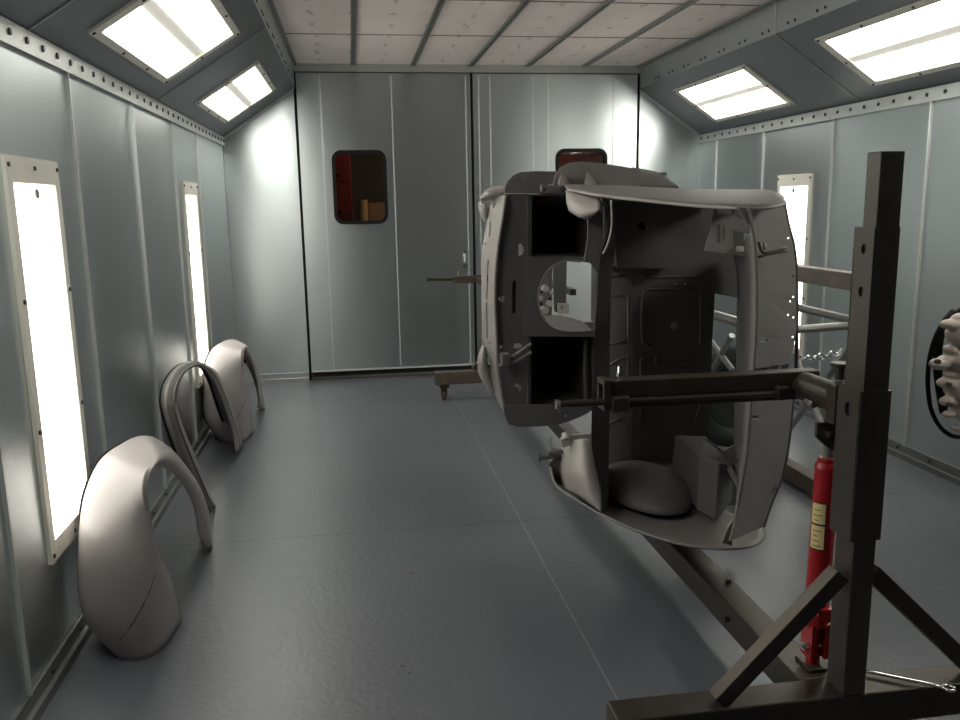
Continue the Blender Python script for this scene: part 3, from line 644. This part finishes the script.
# slotted pale panel on the left edge
le = [(493,196),(489.4,210.5),(485.5,232),(482.6,247),(481.6,269),(482,300),(482.5,332),(485.6,349),(489,368),(493,388),(498,402),(503.5,413)]
re_ = [(506,195),(504,210.5),(500.5,232),(498,249),(496,269),(495,300),(496.5,332),(497,350),(498,370),(501,388),(503,400),(505,409)]
def slot(x0, y0, x1, y1, w): return [(x0-w,y0),(x0,y0-w),(x0+w,y0),(x1+w,y1),(x1,y1+w),(x1-w,y1)]
PL('slotted_cowl_panel', le + re_[::-1], [slot(494.8,203,493.6,207,1.1), slot(491,221,489.6,236,.9), circ(485.8,243.5,1.1,n=8), slot(488.3,260,487,300,.8), slot(486.8,303,487.6,338,.8), slot(487.5,355,491.5,380,.8), circ(490,343,1.0,n=8)], 0, PALE, .010,
   Yf=lambda u, v: 4.05-.10*max(0, min(1, (u-interp(le, v))/14)))
bm = nb(); tube(bm, [at(x, y, 3.94) for x, y in re_], .007, 8, 3); cp('cowl_flange', bm, SKIN, smooth=True)
bm = nb()
grid(bm, [[at(*p) for p in r] for r in (((480,198,4.2),(488,189,4.2),(504,185.5,4.15)), ((480.5,199,4.05),(490,193,4.0),(505,191,4.0)), ((482,201,4.1),(492,199,4.05),(500,196,4.02)))], 2, 4)
cp('cowl_end_bulge', bm, PALE, smooth=True, solid=.006)
bm = nb()
grid(bm, [[at(*p) for p in r] for r in (((479,202,4.2),(479.5,211,4.2),(485,222,4.2)), ((483,203,4.06),(484,212,4.05),(488,221,4.06)), ((492,209,4.1),(490,214,4.1),(488.5,222,4.1)))], 2, 4)
cp('cowl_end_bulge', bm, PALE, smooth=True, solid=.006)
bm = nb()
grid(bm, [[at(*p) for p in r] for r in (((483,345,4.15),(478,358,4.2),(480,376,4.2),(491,394,4.15)), ((484,346,4.05),(481.5,360,4.0),(485,376,4.02),(493,394,4.06)), ((486,348,4.08),(487,362,4.06),(490,376,4.06),(495,394,4.06)))], 2, 4)
cp('cowl_end_bulge', bm, PALE, smooth=True, solid=.006)
PL('slot_light_block', rect(508,520,277,317), [], 4.03, INNER, .006)  # added sheet blocks the light behind so the dash slot stays dark
PL('hinge_hole_light_block', [(507,193),(509,184),(515,177),(522,174),(545,173),(545,193)], [], 4.02, INNER, .01)  # added sheet behind the hinge plate that keeps its holes dark
# dashboard strip, cross panel with oval hole
PL('dash_strip', [(503,194),(532,194),(531,300),(531,412),(506,412),(498,370),(496,300),(499,249)], [circ(502,299,3,n=12), circ(501,284,1,n=8), circ(501,347,1.6,n=8),
   [(518.5,244),(521,243.5),(523.5,247),(524,251),(522,255),(518.5,256)], rect(512,516.5,281,313.5), circ(520,300,.9,n=8), [(513,348),(514,344.5),(517,343),(521,344),(522,347),(518,349)], [(513,386),(517,383),(521,386),(521,391),(518,393),(519,388)]], 3.98, INNER, .010)
oval = [(563,261),(568,260.5),(580,261.5),(592,263.5),(597.5,272),(597.5,290),(595.5,315),(594,330),(585,331.5),(568,331.7),(558,330),(549,324.5),(541.5,314),(538,298),(540,286),(545,275),(552,266.5)]
cpn = PL('cross_panel', [(524,257),(601,257),(600,300),(597,337),(560,336.5),(524,336)], [oval], 3.96, INNER, .012)
bm = nb(); tube(bm, [at(x, y, 3.955) for x, y in oval[8:]+oval[:3]], .005, 8, 2); link('hole_lip', bm, SKIN, cpn, smooth=True)
def recess(name, x0, x1, y0, y1, Y0, Y1, par=None):
    bm = nb(); a = [at(x0,y0,Y0), at(x1,y0,Y0), at(x1,y1,Y0), at(x0,y1,Y0)]; b = [p+V((0,Y1-Y0,0)) for p in a]
    for q in ([b[0],b[1],b[2],b[3]], [a[0],a[1],b[1],b[0]], [a[1],a[2],b[2],b[1]], [a[2],a[3],b[3],b[2]], [a[3],a[0],b[0],b[3]]): bm.faces.new([bm.verts.new(p) for p in q])
    return cp(name, bm, INNER, solid=.008)
recess('upper_footwell', 528, 603, 195, 257.5, 3.97, 4.75); recess('lower_footwell', 528, 600, 336, 410, 3.97, 4.75)
bm = nb(); a = at(583, 338, 4.0); tube(bm, [at(586,340,4.1), at(585,370,4.1), at(586,405,4.1)], .012, 8, 2); cp('footwell_rib', bm, INNER)
for pts in (((499,366),(515,362),(531,352)), ((505,359),(515,355),(531,343.5))):
    bm = nb(); tube(bm, [at(x, y, 3.9) for x, y in pts], .008, 8, 3); cp('control_rod', bm, SKIN, smooth=True)
bm = nb(); obox(bm, at(505,359,3.9), V((.02,0,0)), V((0,.03,0)), V((0,0,.03))); cp('rod_bracket', bm, INNER, bev=.006)
PL('lower_hinge_plate', [(503.5,405),(590,405),(590,412),(580,417),(570,421),(557,425),(539,426.5),(518,427),(509,424.5),(504.5,415)], [circ(572,411,1.2,n=8), circ(566,416,1.2,n=8), circ(560,411,1.2,n=8), circ(511,412,1,n=8), circ(518,412,1,n=8)], 3.92, INNER, .012)
# structure beyond the oval hole
PL('far_pillar', [(543,255),(552,255),(552,320),(540,316),(538,298)], [], 5.0, SKIN, .03); PL('far_pillar', [(554,255),(567,255),(566,312),(556,312)], [], 4.95, INNER, .05)
bm = nb()
for x, y, r in ((541,298,.014),(546,289,.022),(550,304,.020),(545,311,.026),(552,293,.014)): 
    c = at(x, y, 4.9); cyl(bm, c, c+V((0,.05,0)), r, n=12)
cp('far_casting', bm, PALE, bev=.004)
bm = nb()
for x, y, r in ((541,304,.011),(542,292,.008),(550,299,.007)):
    c = at(x, y, 4.885); cyl(bm, c, c+V((0,.01,0)), r, n=10)
cp('far_casting_bore', bm, BLACK)
PL('far_square_bracket', [(558,303.5),(569,303.5),(569,313.5),(558,313.5)], [circ(562,307.5,1.3,n=8)], 4.85, PALE, .02)
PL('far_tray', [(551,316),(568,317),(582,321),(590,328),(596,333),(560,333),(553,326)], [[(559,323),(565,320),(571,322),(571,329),(562,330)]], 4.8, PALE, .05)
# rear closing shell that continues to the far pivot
bm = nb(); box(bm, .90, 1.62, 5.15, 5.19, .60, .84); box(bm, .90, 1.62, 5.15, 5.19, 1.32, 1.52); box(bm, .90, 1.02, 5.15, 5.25, .84, 1.32); box(bm, 1.52, 1.62, 5.15, 5.25, .84, 1.32); cp('rear_frame', bm, INNER)

# ---------------------------------------------------------------- fenders along the left wall
def fender_mesh(secs, k=4):
    bm = nb(); rows = [[s[j] for s in secs] for j in range(len(secs[0]))]; grid(bm, rows, 4, k); return bm
XA = -.742
arch = [(204.5,544),(199,532),(195.5,510),(186.5,488.7),(172,470.6),(157.6,464.8),(146.7,470.6),(143,485),(145,503),(152,528.4),(159.4,553.7),(171,582),(180.3,612)]
outr = [(208.5,532,-.76),(208.8,518,-.76),(204.5,502,-.765),(197,484,-.78),(183,464,-.80),(167,446,-.83),(146,436.3,-.86),(124,446,-.90),(104,465,-.95),(88.5,507,-.99),(82.5,560,-1.0),(88.5,621,-.985),(0,0,0)]
secs = []
for i, (a, o) in enumerate(zip(arch, outr)):
    A = atx(a[0], a[1], XA); 
    if i == 0: A = V((XA, 3.90, .002))
    if i == 12:
        A = V((-.735, 3.20, .003)); S = V((-.93, 2.99, .003)); Mi = V((-.83, 2.925, .003)); Mj = V((-.765, 2.99, .003)); W = V((-1.0, 3.2, .003))
    else:
        S = atx(o[0], o[1], o[2]); 
        if i == 0: S = V((-.76, 3.99, .003))
        t = max(0, (i-4)/8)
        Mi = A.lerp(S, .6); Mj = A.lerp(S, .25)
        nose = sin(min(1, t*1.15)*PI*.5)
        Mi += V((.02+.07*nose, -.13*nose, .0)); Mj += V((.018+.05*nose, -.08*nose, 0))
        ctr = V((0, 3.4, .2)); back = (ctr - V((0, S.y, S.z))); back.normalize()
        W = V((max(-1.05, S.x-.03-.05*t), S.y + .13*nose, S.z)) + back*.03
    secs.append([A, Mj, Mi, S, W])
bm = fender_mesh(secs)
fa = thing('front_fender', 'large grey front fender with a bulbous nose standing nearest on the left', 'fender', (-.85, 3.4, 0), 'loose fenders along the left wall')
link('fender_panel', bm, FEND, fa, smooth=True, solid=.006)
bm = nb(); tube(bm, [s[0] for s in secs], .005, 8, 4); link('arch_lip', bm, FEND, fa, smooth=True)
bm = nb(); tube(bm, [s[4] for s in secs[4:]], .007, 8, 4, flat=2.0); link('mounting_edge', bm, BLACK, fa, smooth=True)
def sfp(i, j):
    i0 = min(int(i), 11); f = i-i0; j0 = min(int(j), 3); g = j-j0
    return secs[i0][j0].lerp(secs[i0][j0+1], g).lerp(secs[i0+1][j0].lerp(secs[i0+1][j0+1], g), f)
from mathutils.bvhtree import BVHTree
tb = nb(); tb.from_mesh([c for c in fa.children if c.name.startswith('fender_panel')][0].data); bv = BVHTree.FromBMesh(tb); sp = []
for q in ((160.5,553),(158,563),(154,578),(149,592),(141,609),(131,626),(119,641)):
    h = bv.ray_cast(CAM, ray(*q).normalized())
    if h[0] is not None: sp.append(h[0]-ray(*q).normalized()*.004)
tb.free()
bm = nb(); tube(bm, sp if len(sp) > 1 else [sfp(10, 0), sfp(11.4, 2)], .0022, 6, 4); link('panel_seam', bm, FINSIDE, fa, smooth=True)
fd = copy_tree(fa, (-.03, 2.84, 0)); fd.scale = (1, .96, .93); fd['label'] = 'pale front fender in the far left corner, rearmost along the wall'
# rear fender: thin arch standing open towards the room
Bout = [(209.6,513.7,0),(198.7,486.6,0),(186,465,0),(175,436,0),(169,416,0),(166.6,402,0),(169,387,0),(177,373,0),(186,366,0),(196,362.5,0),(207,366,0),(216,372,0),(223,385,0),(232,407,0),(240,432,0),(243,452,0)]
Bin = [(216,511,0),(206,488,0),(197,461,0),(187,438,0),(179,416,0),(176,400,0),(178.5,385,0),(184,374,0),(191,368.5,0),(197,366.5,0),(204,369,0),(211,377,0),(217.5,388,0),(225,409,0),(232.5,432,0),(236,453,0)]
fb = thing('rear_fender', 'thin open wheel arch fender between the two bulbous front fenders', 'fender', (-.85, 5.0, 0), 'loose fenders along the left wall')
Ys = [4.42+1.15*i/15 for i in range(16)]
ro = []; ri = []
for i in range(16):
    xo = -.81-.05*sin(PI*i/15)
    o3 = atx(Bout[i][0], Bout[i][1], xo); i3 = atx(Bin[i][0], Bin[i][1], xo+.012)
    if i in (0, 15): o3.z = max(o3.z, .004); i3.z = max(i3.z, .004)
    ro.append(o3); ri.append(i3)
wl = []
cen = V((0, 5.0, .2))
for i, p in enumerate(ro):
    i_ = len(wl); wl.append(None)
wfar = {9:(196,363.5), 10:(200,366), 11:(205,373), 12:(210.5,385), 13:(216,402), 14:(221,416), 15:(225,428)}
for i, p in enumerate(ro):
    if i >= 9: q = atx(*wfar[i], -.86-.07*min(1, (i-8)/4)); q.z = max(q.z, .006)
    else: q = p + V((-.035, .05, -.004))
    wl[i] = q
bm = nb(); grid(bm, [ri, ro, [a.lerp(b, .5)+V((0,0,.01)) for a, b in zip(ro, wl)], wl], 2, 3); link('fender_panel', bm, FENDB, fb, smooth=True, solid=.006)
bm = nb(); tube(bm, [(a*.55+b*.45)+V((.006,0,0)) for a, b in zip(ri, ro)], .005, 6, 3); link('rolled_bead', bm, SKIN, fb, smooth=True)
bm = nb(); tube(bm, wl, .010, 8, 3); link('mounting_edge', bm, BLACK, fb, smooth=True)

# ---------------------------------------------------------------- rack behind on the right
rk = thing('steel_rack', 'grey tubular steel rack with a brown top beam behind the mast', 'rack', (2.42, 4.3, 0))
RX = 2.45
def rp_(name, bm, m, **k): return link(name, bm, m, rk, **k)
bm = nb(); box(bm, RX-.04, RX+.04, 3.60, 5.9, 1.15, 1.235); rp_('top_beam', bm, mat('grey_brown_steel', (.22,.19,.17), .5, .5, .25, 8), bev=.004)
bm = nb(); box(bm, RX-.04, RX+.04, 3.60, 5.9, .01, .10); rp_('base_beam', bm, RUST, bev=.004)
bm = nb(); cyl(bm, (RX, 3.66, 1.0), (RX, 5.9, 1.0), .022, n=16); rp_('long_tube', bm, GREYTUBE)
bm = nb(); cyl(bm, (1.93, 3.66, .985), (1.93, 5.6, .985), .026, n=16); rp_('long_tube', bm, GREYTUBE)
for x, y, h in ((RX, 3.64, 1.15), (RX, 5.5, 1.15), (1.93, 5.5, .985)):
    bm = nb(); cyl(bm, (x, y, 0), (x, y, h), .022, n=14); rp_('leg', bm, GREYTUBE)
for y in (3.66, 5.5): bm = nb(); cyl(bm, (1.93, y, .985), (RX, y, 1.0), .02, n=12); rp_('cross_tube', bm, GREYTUBE)
for a, b in (((RX-.02, 4.55, 1.0), (RX-.02, 3.72, .12)), ((RX+.02, 3.70, 1.0), (RX+.02, 4.56, .11))):
    bm = nb(); cyl(bm, a, b, .017, n=12); rp_('diagonal_tube', bm, GREYTUBE)
for p, q, e0, e1 in (((703,331),(721,355),.5,.6), ((700,394),(724,350),.4,.3)):
    a, b = atx(*p, 1.93), atx(*q, 1.93); d = (b-a); bm = nb(); cyl(bm, a-d*e0, b+d*e1, .016, n=12); rp_('diagonal_tube', bm, GREYTUBE)
bm = nb(); tube(bm, [at(x, y, 4.5) for x, y in ((803,360),(809,356),(814,359),(820,354),(826,357),(831,352),(836,354),(842,349))], .008, 6, 4); tube(bm, [at(x, y+2, 4.5) for x, y in ((804,356),(810,358),(816,354),(822,358),(828,353),(834,355),(841,352))], .006, 6, 4); rp_('looped_wire', bm, CHROME, smooth=True)
# tyre in the rack
ty = thing('loose_wheel', 'dark tyre standing behind the car body under the grey rack', 'wheel', (2.1, 4.55, 0))
c = at(733, 397, 4.75); c.z = max(c.z, .33); bm = nb(); n1, n2 = 40, 12
vs = []
for i in range(n1):
    t = 2*PI*i/n1; vs.append([bm.verts.new(c + V((0,0,0)) + V((cos(t), .35*cos(t)*0, sin(t)))*(.245+.075*cos(q)) + V((0,1,0))*.085*sin(q)) for q in [2*PI*j/n2 for j in range(n2)]])
for i in range(n1):
    for j in range(n2): bm.faces.new([vs[i][j], vs[(i+1)%n1][j], vs[(i+1)%n1][(j+1)%n2], vs[i][(j+1)%n2]])
link('tyre_carcass', bm, TYRE, ty, smooth=True)
bm = nb(); cyl(bm, c+V((0,-.05,0)), c+V((0,.05,0)), .18, n=32); cyl(bm, c+V((0,-.07,0)), c+V((0,-.05,0)), .05, n=16); link('wheel_rim', bm, mat('dark_rim', (.07,.08,.08), .5, .3), ty)
ty_c = c

# ---------------------------------------------------------------- cast part and cable on a stand at the right edge
st = thing('engine_stand', 'dark engine stand at the right edge carrying the dusty casting', 'stand', (3.1, 3.5, 0))
bm = nb(); box(bm, 3.10, 3.16, 3.47, 3.53, .06, 1.0); box(bm, 3.10, 3.29, 3.47, 3.53, .0, .06); box(bm, 3.10, 3.16, 3.0, 3.53, .0, .06); link('stand_post', bm, STEEL, st)
bm = nb(); box(bm, 3.002, 3.10, 3.48, 3.52, .86, .92); link('stand_head', bm, STEEL, st)
cs = thing('transmission_casting', 'dusty pinkish cast metal gearbox cut off by the right edge', 'gearbox', (2.9, 3.5, .9))
def blob(bm, c, rx_, ry_, rz_, n=10):
    bmesh.ops.create_uvsphere(bm, u_segments=14, v_segments=9, radius=1, matrix=Matrix.Translation(c) @ Matrix.Diagonal((rx_, ry_, rz_, 1)))
YC = 3.5
bm = nb()
for (x, y, r, e) in ((966,335,.085,1),(963,360,.085,1),(965,388,.09,1),(967,410,.075,1),(952,324,.036,1.7),(960,318,.03,1.5),(940,364,.036,1.4),(948,360,.035,1.4),(951,350,.035,1),(947,383,.036,1.3),(953,374,.035,1.3),(949,401,.033,1.4),(955,396,.03,1.5),(950,414,.024,1.5),(956,428,.022,1.2)):
    blob(bm, at(x, y, YC), r*e, r*1.2, r*.75)
o = link('gearbox_case', bm, CAST, cs, smooth=True)
md = o.modifiers.new('r', 'REMESH'); md.mode = 'VOXEL'; md.voxel_size = .007; md.use_smooth_shade = True
tx = bpy.data.textures.new('lumps', 'CLOUDS'); tx.noise_scale = .06
md = o.modifiers.new('d', 'DISPLACE'); md.texture = tx; md.strength = .012; md.mid_level = .5; md.texture_coords = 'GLOBAL'
bm = nb(); cyl(bm, (2.93, 3.5, .89), (2.99, 3.5, .89), .03, n=14); link('mounting_boss', bm, CAST, cs)
for (x, y) in ((939,362),(951,405),(950,385)):
    a = at(x, y, YC-.055); bm = nb(); cyl(bm, a, a+V((0,.02,0)), .012, n=12); link('bolt_hole', bm, FINSIDE, cs)
bm = nb(); tube(bm, [at(x, y, YC+.14) for x, y in ((962,309),(948,318),(936,336),(929,362),(928,388),(932,412),(943,430),(958,437),(975,430),(985,400),(984,350),(972,318),(962,309))], .011, 8, 5)
tag(link('cable_loop', bm, BLACK, smooth=True), 'loop of black cable hanging around the dusty casting at the right edge', 'cable')
bm = nb(); tube(bm, [at(x, y, YC+.19) for x, y in ((955,312),(944,325),(938,345),(938,372),(941,395),(944,412))], .022, 8, 4); o = link('black_hose', bm, BLACK, smooth=True)
tag(o, 'short thick black hose behind the casting inside the cable loop', 'hose')

# ---------------------------------------------------------------- world and view
w = bpy.data.worlds.new('World'); SC.world = w; w.use_nodes = True
w.node_tree.nodes['Background'].inputs[0].default_value = (.03,.03,.032,1); w.node_tree.nodes['Background'].inputs[1].default_value = 1
vs_ = SC.view_settings; vs_.view_transform = 'Standard'; vs_.look = 'None'; vs_.gamma = 1; vs_.use_curve_mapping = False; vs_.exposure = .1
bpy.context.view_layer.update()
